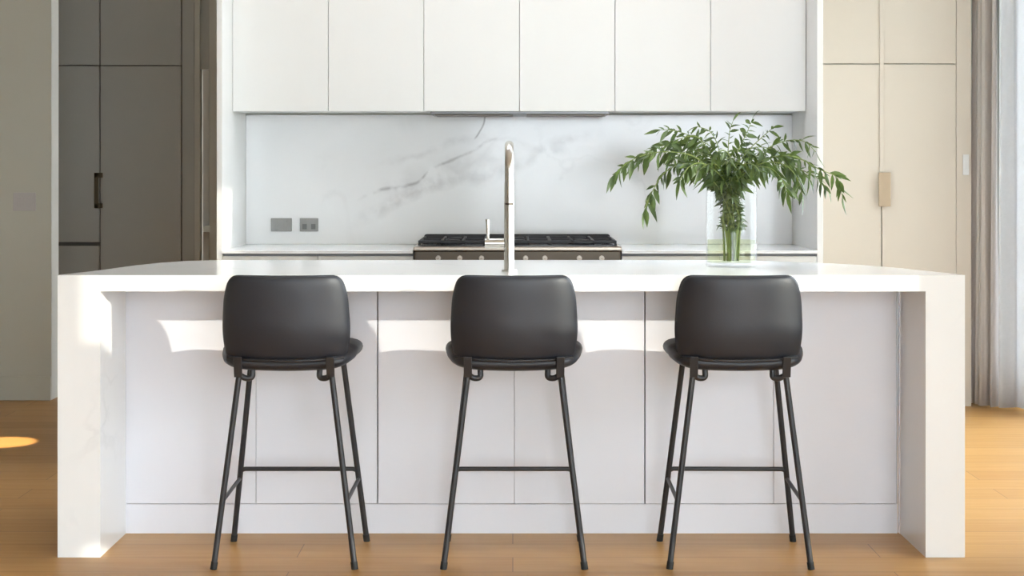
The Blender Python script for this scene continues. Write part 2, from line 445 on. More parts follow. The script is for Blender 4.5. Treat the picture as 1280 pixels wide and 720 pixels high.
# ------------------------------------------------------------------ pantry seen through the opening on the left
PY = 10.2-CAM_D
s_ = 10.2/FPX
def px10(x): return (x-641)*s_
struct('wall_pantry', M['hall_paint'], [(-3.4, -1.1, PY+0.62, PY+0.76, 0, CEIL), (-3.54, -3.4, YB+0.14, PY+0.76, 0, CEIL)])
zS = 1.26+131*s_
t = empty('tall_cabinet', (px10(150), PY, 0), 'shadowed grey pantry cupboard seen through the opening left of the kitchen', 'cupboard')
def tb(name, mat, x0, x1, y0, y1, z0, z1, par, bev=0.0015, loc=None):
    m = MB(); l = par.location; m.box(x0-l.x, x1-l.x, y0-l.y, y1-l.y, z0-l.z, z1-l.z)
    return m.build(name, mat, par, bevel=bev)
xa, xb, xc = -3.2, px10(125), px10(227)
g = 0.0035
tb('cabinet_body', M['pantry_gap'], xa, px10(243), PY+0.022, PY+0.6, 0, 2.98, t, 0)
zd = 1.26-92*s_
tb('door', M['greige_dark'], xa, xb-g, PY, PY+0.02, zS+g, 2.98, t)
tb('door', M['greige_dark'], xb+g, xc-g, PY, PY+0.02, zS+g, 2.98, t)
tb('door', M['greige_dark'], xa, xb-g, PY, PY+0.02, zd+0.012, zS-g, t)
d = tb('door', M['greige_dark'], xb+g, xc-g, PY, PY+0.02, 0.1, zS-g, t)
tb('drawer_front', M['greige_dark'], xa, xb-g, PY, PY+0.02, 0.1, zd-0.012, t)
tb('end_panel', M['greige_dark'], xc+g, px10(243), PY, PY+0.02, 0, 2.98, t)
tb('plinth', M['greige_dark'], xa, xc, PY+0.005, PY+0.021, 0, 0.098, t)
m = MB(); hx = px10(122.5); z0, z1 = 1.26-47*s_, 1.26-3*s_
m.box(hx-0.013-t.location.x, hx+0.013-t.location.x, -0.045, -0.033, z0, z1)
for zz in (z0, z1-0.03): m.box(hx-0.013-t.location.x, hx+0.030-t.location.x, -0.045, 0.0, zz, zz+0.03)
h = m.build('handle', M['dark_bronze'], d, bevel=0.002)
# doorway trim beyond
struct('trim_1', M['pantry_trim'], [(px10(243.5), px10(250), PY-0.01, PY+0.1, 0, 2.98)], bevel=0.002)
struct('trim_2', M['pantry_trim'], [(px10(262), px10(276), PY-0.01, PY+0.1, 0, 2.98)], bevel=0.002)
struct('trim_3', M['greige_dark'], [(px10(250), px10(262), PY+0.01, PY+0.1, 1.26+127*s_, 2.98)])
b = boxobj('shelf', M['pantry_trim'], (px10(244), px10(276), PY+0.25, PY+0.6, 0.865, 0.90))
tag(b, 'dark narrow shelf glimpsed in the gap beside the pantry cupboard', 'shelf')

# ------------------------------------------------------------------ splashback, end panels, wall cabinets
BX0, BX1 = -1.213, 1.270
SY = 7.4-CAM_D
FY = 6.8-CAM_D          # counter front plane
UY = 7.05-CAM_D         # wall cabinet front plane
o = boxobj('splashback', M['marble'], (BX0, BX1, SY, SY+0.018, 0.9255, 1.512))
tag(o, 'white marble splashback with a grey vein behind the cooker', 'splashback')
ZT = 2.95
for x0, x1, lab in ((BX0-0.024, BX0-0.001, 'white full-height end panel left of the cooking recess beside the dark opening'),
                    (BX1+0.001, BX1+0.026, 'white full-height end panel right of the cooking recess beside the beige cupboards')):
    tag(boxobj('end_panel', M['white_lacquer'], (x0, x1, FY, SY+0.018, 0, ZT), bevel=0.001), lab, 'panel', 'end panels of the cooking recess')
cw = (BX1-BX0)/6.0
UB = 1.516
labs = ['white wall cabinet at the left end, against the left end panel',
        'white wall cabinet, second from the left, above the two power points',
        'white wall cabinet left of centre, over the left half of the cooker hood',
        'white wall cabinet right of centre, over the right half of the cooker hood',
        'white wall cabinet, second from the right, above the left side of the foliage',
        'white wall cabinet at the right end, above the leafy branches']
for i in range(6):
    x0 = BX0+i*cw; x1 = x0+cw
    c = empty('wall_cabinet', (x0, UY, UB), labs[i], 'cabinet', 'wall cabinets over the splashback')
    tb('cabinet_body', M['white_lacquer'], x0+0.0005, x1-0.0005, UY+0.0215, SY+0.017, UB+0.004, ZT, c, 0)
    tb('door', M['white_lacquer'], x0+(0.001 if i else 0.0005), x1-0.001, UY, UY+0.02, UB, ZT, c, 0.0012)
# range hood: slim slot under the middle cabinets
hx0, hx1 = (538-641)/288.6, (762-641)/288.6
c = empty('cooker_hood', ((hx0+hx1)/2, UY+0.15, UB-0.012), 'slim dark built-in cooker hood under the middle wall cabinets', 'cooker hood')
m = MB(); m.box(-(hx1-hx0)/2, (hx1-hx0)/2, -0.13, 0.17, 0.0, 0.0155); m.build('hood_tray', M['hood'], c, bevel=0.002)
m = MB()
for k in (-1, 1): m.box(k*0.2-0.17, k*0.2+0.17, -0.09, 0.13, -0.004, -0.0003)
m.build('grease_filter', M['steel_dark'], c)

# ------------------------------------------------------------------ back run: worktops, base cabinets, cooker
RX0, RX1 = -0.413, 0.452
CT = 0.925
for x0, x1, lab in ((BX0, RX0-0.003, 'thin white stone worktop left of the cooker under the power points'),
                    (RX1+0.003, BX1, 'thin white stone worktop right of the cooker behind the vase')):
    m = MB(); m.box(x0, x1, FY-0.012, SY-0.0005, CT-0.012, CT)
    tag(m.build('worktop', M['stone'], bevel=0.001), lab, 'worktop', 'worktops of the cooking run')
def base_unit(x0, x1, lab):
    c = empty('base_cabinet', ((x0+x1)/2, FY, 0), lab, 'cabinet', 'base cabinets of the cooking run')
    tb('cabinet_body', M['carcass'], x0+0.001, x1-0.001, FY+0.021, SY-0.001, 0.10, CT-0.0125, c, 0)
    tb('drawer_front', M['white_lacquer'], x0+0.001, x1-0.001, FY, FY+0.02, 0.52, CT-0.024, c, 0.0012)
    tb('drawer_front', M['white_lacquer'], x0+0.001, x1-0.001, FY, FY+0.02, 0.102, 0.517, c, 0.0012)
    tb('plinth', M['white_lacquer'], x0+0.001, x1-0.001, FY+0.05, FY+0.066, 0, 0.0995, c, 0)
w = (RX0-0.003-BX0)/2
base_unit(BX0, BX0+w, 'white base cabinet beside the left end panel, behind the island')
base_unit(BX0+w, RX0-0.003, 'white base cabinet next to the cooker on its left, behind the island')
w = (BX1-RX1-0.003)/2
base_unit(RX1+0.003, RX1+0.003+w, 'white base cabinet next to the cooker on its right, behind the vase')
base_unit(RX1+0.003+w, BX1, 'white base cabinet beside the right end panel, behind the island')

rx = (RX0+RX1)/2; rw = RX1-RX0
c = empty('range_cooker', (rx, FY, 0), 'black and steel range cooker behind the tap with a row of knobs', 'cooker')
m = MB(); m.box(-rw/2, rw/2, 0.0, 0.585, 0.10, 0.925); m.build('oven_body', M['steel_dark'], c, bevel=0.003)
m = MB(); m.box(-rw/2+0.01, rw/2-0.01, 0.04, 0.56, 0.0, 0.0995); m.build('plinth', M['steel_dark'], c)
m = MB(); m.box(-rw/2+0.02, rw/2-0.02, -0.025, -0.0005, 0.16, 0.78); m.build('oven_door', M['black_glass'], c, bevel=0.004)
m = MB(); m.tube([(-rw/2+0.06, -0.06, 0.74), (rw/2-0.06, -0.06, 0.74)], 0.011)
for k in (-1, 1): m.tube([(k*(rw/2-0.09), -0.06, 0.74), (k*(rw/2-0.09), -0.02, 0.74)], 0.008)
m.build('oven_handle', M['steel'], c, smooth=True)
m = MB(); m.box(-rw/2+0.006, rw/2-0.006, -0.03, -0.0005, 0.80, 0.9245); m.build('control_panel', M['steel_dark'], c, bevel=0.004)
m = MB(); m.box(-rw/2, rw/2, -0.038, 0.578, 0.9255, 0.943); m.build('hob_rim', M['steel'], c, bevel=0.004)
m = MB(); ol = rounded_poly([(-rw/2+0.015, 0.0, 0.03), (rw/2-0.015, 0.0, 0.03), (rw/2-0.015, 0.555, 0.03), (-rw/2+0.015, 0.555, 0.03)])
m.prism(ol, 0.9435, 0.947); m.build('hob_surface', M['black_glass'], c)
# cast iron pan supports: three
for k in (-1, 0, 1):
    m = MB(); cx = k*(rw-0.04)/3; hw = (rw-0.05)/6
    zt = 0.966
    fr = arc_path([(cx-hw, 0.03, 0.955), (cx-hw, 0.02, zt), (cx+hw, 0.02, zt), (cx+hw, 0.03, 0.965)], 0.02)
    for (ya, yb) in ((0.02, 0.032), (0.50, 0.512), (0.26, 0.272)):
        m.box(cx-hw, cx+hw, ya, yb, zt-0.012, zt)
    for xx in (-hw, -hw*0.33, hw*0.33, hw):
        m.box(cx+xx-0.005, cx+xx+0.005, 0.02, 0.512, zt-0.012, zt)
    for xx in (-hw, hw):
        for yy in (0.022, 0.50): m.box(cx+xx-0.006, cx+xx+0.006, yy, yy+0.012, 0.9475, zt-0.012)
    m.build('pan_support', M['cast_iron'], c, bevel=0.002)
    for yy in (0.14, 0.39):
        m = MB(); m.lathe([(0.0, 0.0), (0.045, 0.0), (0.045, 0.010), (0.030, 0.012), (0.030, 0.018), (0.0, 0.019)], (cx, yy, 0.9475), 24)
        m.build('burner', M['cast_iron'], c, smooth=True)
# low black upstand with rounded corners at the back
m = MB(); ol = rounded_poly([(-rw/2+0.012, 0.9435, 0.004), (rw/2-0.012, 0.9435, 0.004), (rw/2-0.012, 0.972, 0.022), (-rw/2+0.012, 0.972, 0.022)])
n = len(ol); m.add([(a, 0.558, b_) for a, b_ in ol]+[(a, 0.574, b_) for a, b_ in ol],
                   [tuple(range(n)), tuple(range(2*n-1, n-1, -1))]+[(i, (i+1) % n, n+(i+1) % n, n+i) for i in range(n)])
m.build('upstand', M['cast_iron'], c)
kb = None
for k, xp in enumerate((548, 575, 602, 657, 681, 724, 752)):
    m = MB(); m.tube([(0, 0, 0), (0, -0.008, 0)], 0.011, 20); m.tube([(0, -0.008, 0), (0, -0.026, 0)], 0.007, 20, 0.006)
    o = m.build('knob', M['steel'], c, smooth=True); o.location = ((xp-641)/300.0-rx, -0.0305, 0.895)

# power points on the splashback
for x0, x1, dark, lab in ((339, 365, True, 'grey steel double power point on the marble, left of the pair'),
                    (375, 398, False, 'grey steel power point on the marble, right of the pair')):
    a = (x0-641)/275.0; b_ = (x1-641)/275.0; zc = 1.26-(281-213)/275.0; hh = 0.030
    o = empty('power_point', ((a+b_)/2, SY-0.0005, zc), lab, 'power point', 'power points on the splashback')
    m = MB(); m.box(-(b_-a)/2, (b_-a)/2, -0.009, 0, -hh, hh); m.build('cover_plate', M['outlet'], o, bevel=0.002)
    for k in (-1, 1):
        m = MB(); m.box(k*0.020-0.010, k*0.020+0.010, -0.0115, -0.0091, -0.020, 0.004); m.build('socket', M['outlet_dark' if not dark else 'outlet'], o, bevel=0.001)
        m = MB(); m.box(k*0.020-0.006, k*0.020+0.006, -0.0125, -0.0091, 0.011, 0.021); m.build('rocker', M['outlet'], o, bevel=0.001)

# switch plates
c = P(31, 252, 8.93); c.y = YB-0.0005
o = empty('light_switch', c, 'pale double light switch plate on the wall at the far left', 'light switch')
m = MB(); m.box(-0.062, 0.062, -0.008, 0, -0.050, 0.050); m.build('cover_plate', M['switch_white'], o, bevel=0.002)
for k in (-1, 1):
    m = MB(); m.box(k*0.026-0.014, k*0.026+0.014, -0.012, -0.0081, -0.026, 0.026); m.build('rocker', M['switch_white'], o, bevel=0.002)

# ------------------------------------------------------------------ beige tall cabinets on the right
s8 = 8.7/FPX
def px8(x): return (x-641)*s8
zr = 1.26+133*s8
t = empty('tall_cabinet', (px8(1102), RY, 0), 'beige floor-to-ceiling cupboard with a bronze pull, right of the kitchen', 'cupboard')
tb('cabinet_body', M['pantry_trim'], 1.40, px8(1195), RY+0.021, RY+0.6, 0.0, ZT, t, 0)
g = 0.003
xl, xm, xr_ = px8(1030)-0.12, px8(1102), px8(1195)
for (a, b_, z0, z1) in ((xl, xm-g, zr+g, ZT), (xm+g, xr_, zr+g, ZT)):
    tb('door', M['greige'], a, b_, RY, RY+0.02, z0, z1, t)
d1 = tb('door', M['greige'], xl, xm-g, RY, RY+0.02, 0.10, zr-g, t)
d2 = tb('door', M['greige'], xm+g, xr_, RY, RY+0.02, 0.10, zr-g, t)
tb('plinth', M['greige'], xl, xr_, RY+0.03, RY+0.045, 0, 0.099, t)
# centre pull strip above and on the seam, and side filler
tb('edge_strip', M['greige'], xm-0.011, xm+0.011, RY-0.008, RY-0.0005, 1.26-2*s8, ZT, t)
tb('filler_panel', M['greige'], xr_+0.002, px8(1214), RY-0.002, RY+0.018, 0, ZT, t)
tb('filler_panel', M['greige'], 1.296, xl-0.004, RY, RY+0.02, 0, ZT, t)
m = MB(); m.box(px8(1097)-t.location.x, px8(1112)-t.location.x, -0.030, -0.022, 1.26-45*s8, 1.26-2*s8-0.002)
for zz in (1.26-44*s8, 1.26-8*s8): m.box(px8(1099)-t.location.x, px8(1110)-t.location.x, -0.022, 0, zz, zz+0.016)
hd = m.build('handle', M['bronze'], d2, bevel=0.002)
c = P(1207, 206, 8.7); c.y = RY-0.0025
o = empty('light_switch', c, 'small pale switch on the beige strip beside the curtain', 'light switch')
m = MB(); m.box(-0.016, 0.016, -0.008, 0, -0.055, 0.055); m.build('cover_plate', M['switch_white'], o, bevel=0.002)
m = MB(); m.box(-0.008, 0.008, -0.012, -0.0081, -0.02, 0.02); m.build('rocker', M['switch_white'], o, bevel=0.001)

# ------------------------------------------------------------------ curtains
def curtain(name, path, amp, waves, mat, lab, seedv, ztop=2.9, zbot=0.012, irr=0.6):
    rnd = random.Random(seedv); ph = [rnd.uniform(0, 6.28) for _ in range(4)]
    path = [Vector((x, y, 0)) for x, y in path]
    L = [0]
    for i in range(1, len(path)): L.append(L[-1]+(path[i]-path[i-1]).length)
    tot = L[-1]; N = waves*14; H = 10
    def at(t):
        q = t*tot
        for i in range(1, len(path)):
            if q <= L[i]+1e-9:
                u = (q-L[i-1])/(L[i]-L[i-1]); return path[i-1].lerp(path[i], u), (path[i]-path[i-1]).normalized()
        return path[-1], (path[-1]-path[-2]).normalized()
    m = MB(); vs = []; fs = []
    for j in range(H+1):
        z = zbot+(ztop-zbot)*j/H; k = 1.0-0.35*j/H
        for i in range(N+1):
            t = i/N; p, tg = at(t); nn = Vector((tg.y, -tg.x, 0))
            w = math.sin(2*PI*waves*t+irr*math.sin(2*PI*1.7*t+ph[0])*1.5+ph[1]+0.25*math.sin(z*1.3+ph[2]))
            w2 = 0.3*math.sin(2*PI*waves*2.3*t+ph[3]+z*0.4)
            off = amp*k*(w+w2*irr)
            vs.append((p.x+nn.x*off, p.y+nn.y*off, z))
    for j in range(H):
        for i in range(N):
            a = j*(N+1)+i; fs.append((a, a+1, a+N+2, a+N+1))
    m.add(vs, fs)
    o = m.build(name, mat, None, smooth=True)
    so = o.modifiers.new('thick', 'SOLIDIFY'); so.thickness = 0.002
    return o
def XY(px, d): return ((px-641)*d/FPX, d-CAM_D)
o = curtain('curtain', [XY(1219, 8.78), XY(1232, 8.66), XY(1247, 8.60)], 0.042, 4, M['taupe_cloth'], '', 3)
tag(o, 'taupe curtain bunched in folds beside the beige cupboard', 'curtain')
o = curtain('sheer_curtain', [XY(1250, 8.60), XY(1266, 8.55), XY(1290, 8.52), (XR-0.06, 2.95)], 0.036, 4, M['sheer_cloth'], '', 8, irr=0.4)
tag(o, 'pale sheer curtain at the right edge of the photo, in front of the glazed door', 'curtain')
# ceiling track carrying the curtains
struct('trim_4', M['ceiling_paint'], [(2.40, XR-0.005, 2.9, 3.395, 2.93, 2.999)])

# ------------------------------------------------------------------ island
out_r = [(1.472, 0), (1.447, 0.10), (1.405, 0.22), (1.352, 0.38), (1.27, 0.54), (1.16, 0.68), (1.03, 0.79), (0.86, 0.87), (0.66, 0.90)]
out_l = [(-0.95, 0.90), (-1.12, 0.885), (-1.22, 0.84), (-1.30, 0.72), (-1.355, 0.54), (-1.39, 0.36), (-1.425, 0.20), (-1.482, 0)]
ZI = 0.919; ZU = 0.866
m = MB(); m.prism(out_r+out_l, ZU, ZI)
xil, xir = -1.343, 1.344
m.prism([(xir, 0), (1.472, 0), (1.447, 0.10), (1.405, 0.22), (1.362, 0.35), (xir, 0.35)], 0, ZU)
m.prism([(-1.482, 0), (xil, 0), (xil, 0.42), (-1.378, 0.42), (-1.39, 0.36), (-1.425, 0.20)], 0, ZU)
o = m.build('island_worktop', M['stone'])
tag(o, 'white stone island worktop with waterfall ends and rounded rear corners', 'worktop')
c = empty('kitchen_island', (0, 0.35, 0), 'white panelled kitchen island base behind the three bar stools', 'kitchen island')
def ins(pts, k=0.03): return [(x-math.copysign(k, x), y-0.04) for x, y in pts]
rr = [(1.3405, 0.022), (1.335, 0.06)]+[(x-0.045, y-0.35-0.02) for x, y in out_r[4:]]
ll = [(x+0.045, y-0.35-0.02) for x, y in out_l[:5]]+[(-1.3395, 0.022)]
m = MB(); m.prism(rr+ll, 0.0, ZU-0.0015); m.build('cabinet_body', M['island_carcass'], c)
s5 = 5.65/FPX
seams = [157, 320, 472, 643, 806, 967, 1121]
gaps = [1.5, 0.8, 2.4, 0.7, 2.4, 0.8, 1.5]
for i in range(6):
    m = MB(); a = (seams[i]-641)*s5+gaps[i]*0.001; b_ = (seams[i+1]-641)*s5-gaps[i+1]*0.001
    m.box(a, b_, 0.0, 0.019, 0.1035, ZU-0.003); m.build('panel', M['panel_white'], c, bevel=0.0008)
m = MB(); m.box((1124-641)*s5, 1.3436, 0.0005, 0.019, 0.0, ZU-0.003); m.build('side_strip', M['panel_white'], c)
m = MB(); m.box(-1.3427, (155-641)*s5-0.002, 0.0005, 0.019, 0.0, ZU-0.003); m.build('side_strip', M['panel_white'], c)
m = MB(); m.box((157-641)*s5, (1122-641)*s5, 0.002, 0.019, 0.0, 0.1010); m.build('plinth', M['panel_white'], c)

# ------------------------------------------------------------------ faucet on the island
fx = (636.5-641)/370.0
F = empty('kitchen_tap', (fx, 0.20, ZI), 'tall brushed nickel kitchen tap with a side lever standing on the island', 'tap')
m = MB(); m.lathe([(0.0, 0.0005), (0.026, 0.0005), (0.026, 0.006), (0.0, 0.007)], (0, 0, 0), 32); m.build('base_ring', M['nickel'], F, smooth=True)
m = MB(); m.tube([(0, 0, 0.006), (0, 0, 0.225)], 0.0175, 28); m.build('column', M['nickel'], F, smooth=True)
m = MB(); m.tube([(0, 0, 0.225), (0, 0, 0.231)], 0.0145, 28); m.build('joint_ring', M['steel_dark'], F, smooth=True)
m = MB()
pts = [(0, 0, 0.231), (0, 0, 0.34)]+[(0, 0.105-0.105*math.cos(a), 0.34+0.088*math.sin(a)) for a in [PI*k/16 for k in range(1, 17)]]+[(0, 0.21, 0.30)]
m.tube(pts, 0.0155, 24); m.build('spout', M['nickel'], F, smooth=True)
m = MB(); m.tube([(0, 0.21, 0.30), (0, 0.21, 0.21)], 0.0175, 24, 0.019); m.build('spray_head', M['nickel'], F, smooth=True)
m = MB(); m.tube([(-0.017, 0, 0.095), (-0.082, 0, 0.095)], 0.0165, 28); v = m.build('valve', M['nickel'], F, smooth=True)
m = MB(); m.tube([(-0.072, 0, 0.108), (-0.073, 0, 0.176)], 0.0045, 16, 0.0075); m.build('lever', M['nickel'], v, smooth=True)

# ------------------------------------------------------------------ bar stools
def make_stool():
    R = empty('bar_stool', (0, 0, 0))
    r = 0.0095
    # legs
    for sx in (-1, 1):
        foot = Vector((sx*0.222, -0.193, 0.012)); top = Vector((sx*0.147, -0.165, 0.612))
        path = arc_path([foot, top, (sx*0.128, -0.160, 0.598), (sx*0.106, -0.155, 0.600), (sx*0.108, -0.150, 0.634)], 0.014, 5)
        m = MB(); m.tube(path, r, 14); lg = m.build('leg', M['black_metal'], R, smooth=True)
        m = MB(); m.tube([foot+Vector((sx*0.0013, -0.0015, -0.012)), foot+Vector((sx*-0.002, 0.001, 0.012))], r+0.0015, 14); m.build('foot_cap', M['rubber'], lg, smooth=True)
        foot = Vector((sx*0.225, 0.195, 0.012)); top = Vector((sx*0.152, 0.115, 0.640))
        m = MB(); m.tube([foot, top], r, 14); lg = m.build('leg', M['black_metal'], R, smooth=True)
        m = MB(); m.tube([foot+Vector((sx*0.0013, 0.0015, -0.012)), foot+Vector((sx*-0.002, -0.001, 0.012))], r+0.0015, 14); m.build('foot_cap', M['rubber'], lg, smooth=True)
        # side rail of footrest
        def lp(z, back):
            f = Vector((sx*0.222, -0.193, 0.012)) if back else Vector((sx*0.225, 0.195, 0.012))
            t_ = Vector((sx*0.147, -0.165, 0.612)) if back else Vector((sx*0.152, 0.115, 0.640))
            return f.lerp(t_, (z-f.z)/(t_.z-f.z))
        m = MB(); m.tube([lp(0.213, True), lp(0.218, False)], 0.0065, 12); m.build('side_rail', M['black_metal'], R, smooth=True)
        # bracket holding the back shell
        m = MB()
        m.prism([(sx*0.150-0.013, -0.004), (sx*0.150+0.013, -0.004), (sx*0.150+0.013, 0.004), (sx*0.150-0.013, 0.004)], 0.606, 0.672)
        m.v = [(x-sx*0.004, y-0.190-0.25*(z-0.618), z) for x, y, z in m.v]
        m.build('bracket', M['black_metal'], R, bevel=0.002)
    m = MB(); zf = 0.252
    def lpf(sx, z): return Vector((sx*0.225, 0.195, 0.012)).lerp(Vector((sx*0.152, 0.115, 0.640)), (z-0.012)/0.628)
    a, b_ = lpf(-1, zf-0.008), lpf(1, zf-0.008)
    path = arc_path([a, a+Vector((0.012, -0.002, 0.008)), b_+Vector((-0.012, -0.002, 0.008)), b_], 0.012, 4)
    m.tube(path, 0.0075, 12); m.build('footrest', M['black_metal'], R, smooth=True)
    # under-seat frame
    m = MB(); fr = [(-0.108, -0.150, 0.634), (-0.152, 0.112, 0.636), (0.152, 0.112, 0.636), (0.108, -0.150, 0.634)]
    m.tube(arc_path([fr[0], fr[1], fr[2], fr[3], fr[0]], 0.03, 5), 0.007, 10); m.build('seat_frame', M['black_metal'], R, smooth=True)
    # seat
    ol = rounded_poly([(-0.190, -0.190, 0.06), (0.190, -0.190, 0.06), (0.222, -0.06, 0.10), (0.228, 0.09, 0.10), (0.195, 0.222, 0.10), (-0.195, 0.222, 0.10), (-0.228, 0.09, 0.10), (-0.222, -0.06, 0.10)])
    def fseat(a, b, t):
        up = 0.012*(abs(a)/0.22)**2.5-0.006*math.exp(-((a/0.12)**2))
        if b < -0.05: up = up*0.6-0.10*(-0.05-b)
        fr_ = -0.022*max(0, (b-0.12)/0.1)**2
        low = 1.0
        if t < 0:      # underside tapers towards the rim
            e = min(1, max(abs(a)/0.225, abs(b)/0.21)); low = 1-0.12*e*e
        return (a, b, 0.663+up+fr_+t*low)
    m = MB(); m.cushion(ol, 0.072, fseat, power=6.0); m.build('seat', M['leather'], R, smooth=True)
    # back: shell and inner cushion
    def outline(e):
        return rounded_poly([(-0.196-e, 0.668-e, 0.020), (0.196+e, 0.668-e, 0.020), (0.207+e, 0.745, 0.12), (0.199+e, 0.865, 0.10), (0.178+e, 0.927+e, 0.085),
                             (-0.178-e, 0.927+e, 0.085), (-0.199-e, 0.865, 0.10), (-0.207-e, 0.745, 0.12)])
    def fback(off):
        def f(a, b, t):
            k = (abs(a)/0.205)**2.3
            y = -0.205+0.052*k-0.020*((b-0.668)/0.26)+0.010*math.exp(-((b-0.668)/0.05)**2)
            zz = b-0.006*(1-min(1, (a/0.2)**2))*max(0, 1-(b-0.668)/0.06)
            return (a*(1-0.02*k), y+off-t, zz)
        return f
    fb = fback(-0.003)
    m = MB(); m.tube([fb(-0.188+0.376*k/16, 0.666, 0.010) for k in range(17)], 0.0048, 10); m.build('back_rail', M['black_metal'], R, smooth=True)
    m = MB(); m.cushion(outline(0), 0.024, fback(0), power=9.0); m.build('backrest', M['leather'], R, smooth=True)
    m = MB(); m.cushion(outline(0.002), 0.030, fback(0.021), power=5.0); m.build('backrest_cushion', M['leather'], R, smooth=True)
    return R
stool = make_stool()
labs = ['charcoal upholstered bar stool with thin black legs, leftmost of the three at the island',
        'charcoal upholstered bar stool with thin black legs, the middle one, in front of the tap',
        'charcoal upholstered bar stool with thin black legs, rightmost, below the vase of foliage']
for i, sx in enumerate((-0.722, 0.004, 0.722)):
    o = stool if i == 0 else copy_tree(stool)
    o.location = (sx, 0.035, 0)
    if i == 2: o.rotation_euler.z = math.radians(-1.0)
    tag(o, labs[i], 'bar stool', 'bar stools along the island')

# ------------------------------------------------------------------ vase and foliage
VX, VY = 0.775, 0.47
SV = 5.77
V = empty('glass_vase', (VX, VY, ZI), 'clear glass cylinder vase of green stems standing on the island', 'vase')
m = MB(); R0 = 0.090
m.lathe([(0.0, 0.0006), (R0-0.006, 0.0006), (R0, 0.006), (R0, 0.29), (R0-0.001, 0.2915), (R0-0.002, 0.29), (R0-0.002, 0.016), (0.0, 0.014)], (0, 0, 0), 64)
m.build('glass', M['vase'], V, smooth=True)
m = MB(); m.lathe([(0.0, 0.017), (R0-0.006, 0.018), (R0-0.006, 0.094), (0.0, 0.095)], (0, 0, 0), 48)
w_ = m.build('water', M['water'], V, smooth=True)

def leaf(mb, base, dirv, L, W, rnd, curl=0.2):
    d = dirv.normalized()
    side = d.cross(Vector((rnd.uniform(-1, 1), rnd.uniform(-1, 1), rnd.uniform(-0.3, 1)))).normalized()
    nrm = side.cross(d).normalized()
    prof = [(0.0, 0.04), (0.12, 0.45), (0.32, 0.95), (0.55, 0.95), (0.78, 0.55), (0.93, 0.2), (1.0, 0.02)]
    vs = []
    for t, w in prof:
        c = base+d*(L*t)-nrm*(curl*L*t*t*0.6)+Vector((0, 0, -0.15*L*t*t))
        vs += [c-side*(W*w/2)+nrm*(W*w*0.18), c, c+side*(W*w/2)+nrm*(W*w*0.18)]
    fs = []
    for i in range(len(prof)-1):
        a = i*3
        fs += [(a, a+1, a+4, a+3), (a+1, a+2, a+5, a+4)]
    mb.add(vs, fs)

def bez(pts, n):
    # Catmull-Rom through pts
    out = []; P_ = [pts[0]]+pts+[pts[-1]]
    for i in range(1, len(P_)-2):
        for k in range(n):
            t = k/n; a, b, c, d = P_[i-1], P_[i], P_[i+1], P_[i+2]
            out.append(0.5*((2*b)+(-a+c)*t+(2*a-5*b+4*c-d)*t*t+(-a+3*b-3*c+d)*t**3))
    out.append(pts[-1]); return out

# (photo path of each branch, depth drift, droop, leaf size)
BR = [
 ([(895, 225), (868, 196), (825, 190), (790, 200), (768, 218)], -0.10, 0.9, 26),
 ([(893, 228), (860, 205), (832, 215), (815, 240), (806, 262)], -0.20, 1.0, 25),
 ([(897, 222), (872, 185), (842, 180), (812, 188), (792, 204)], 0.12, 0.6, 24),
 ([(898, 220), (878, 180), (850, 165), (826, 162)], 0.05, 0.3, 24),
 ([(900, 220), (885, 188), (868, 170), (838, 178)], -0.05, 0.8, 26),
 ([(903, 218), (898, 185), (888, 165), (872, 158)], 0.15, 0.5, 20),
 ([(908, 218), (910, 190), (912, 165), (916, 152)], 0.0, 0.2, 20),
 ([(912, 218), (922, 190), (934, 165), (940, 150)], 0.10, 0.1, 26),
 ([(916, 218), (934, 190), (952, 172), (966, 160)], -0.12, 0.3, 20),
 ([(920, 222), (946, 195), (975, 178), (1003, 176), (1020, 190)], 0.06, 0.7, 24),
 ([(922, 224), (955, 200), (990, 195), (1025, 212), (1046, 222), (1053, 245)], -0.08, 0.7, 24),
 ([(922, 228), (950, 205), (978, 205), (995, 220), (1002, 240)], -0.18, 1.0, 28),
 ([(920, 228), (942, 210), (962, 210), (976, 222), (984, 240)], -0.25, 1.0, 27),
 ([(905, 225), (880, 205), (862, 208), (850, 225)], -0.25, 1.0, 26),
 ([(908, 228), (898, 208), (885, 205), (875, 212)], -0.15, 0.9, 24),
 ([(914, 228), (925, 208), (940, 205), (950, 214)], -0.20, 0.9, 24),
 ([(912, 225), (914, 200), (906, 188), (896, 190)], -0.22, 0.9, 24),
 ([(906, 224), (912, 196), (926, 185), (938, 190)], 0.18, 0.8, 22),
 ([(900, 222), (876, 192), (856, 190), (838, 202)], 0.20, 0.9, 24),
 ([(918, 222), (944, 196), (972, 190), (992, 204), (1010, 222)], 0.18, 0.8, 24),
 ([(918, 224), (948, 212), (985, 208), (1018, 220), (1034, 236)], 0.08, 0.8, 20),
 ([(909, 224), (900, 195), (880, 178), (858, 174)], 0.02, 0.6, 20),
 ([(915, 222), (928, 192), (948, 184), (964, 186)], 0.00, 0.7, 22),
]
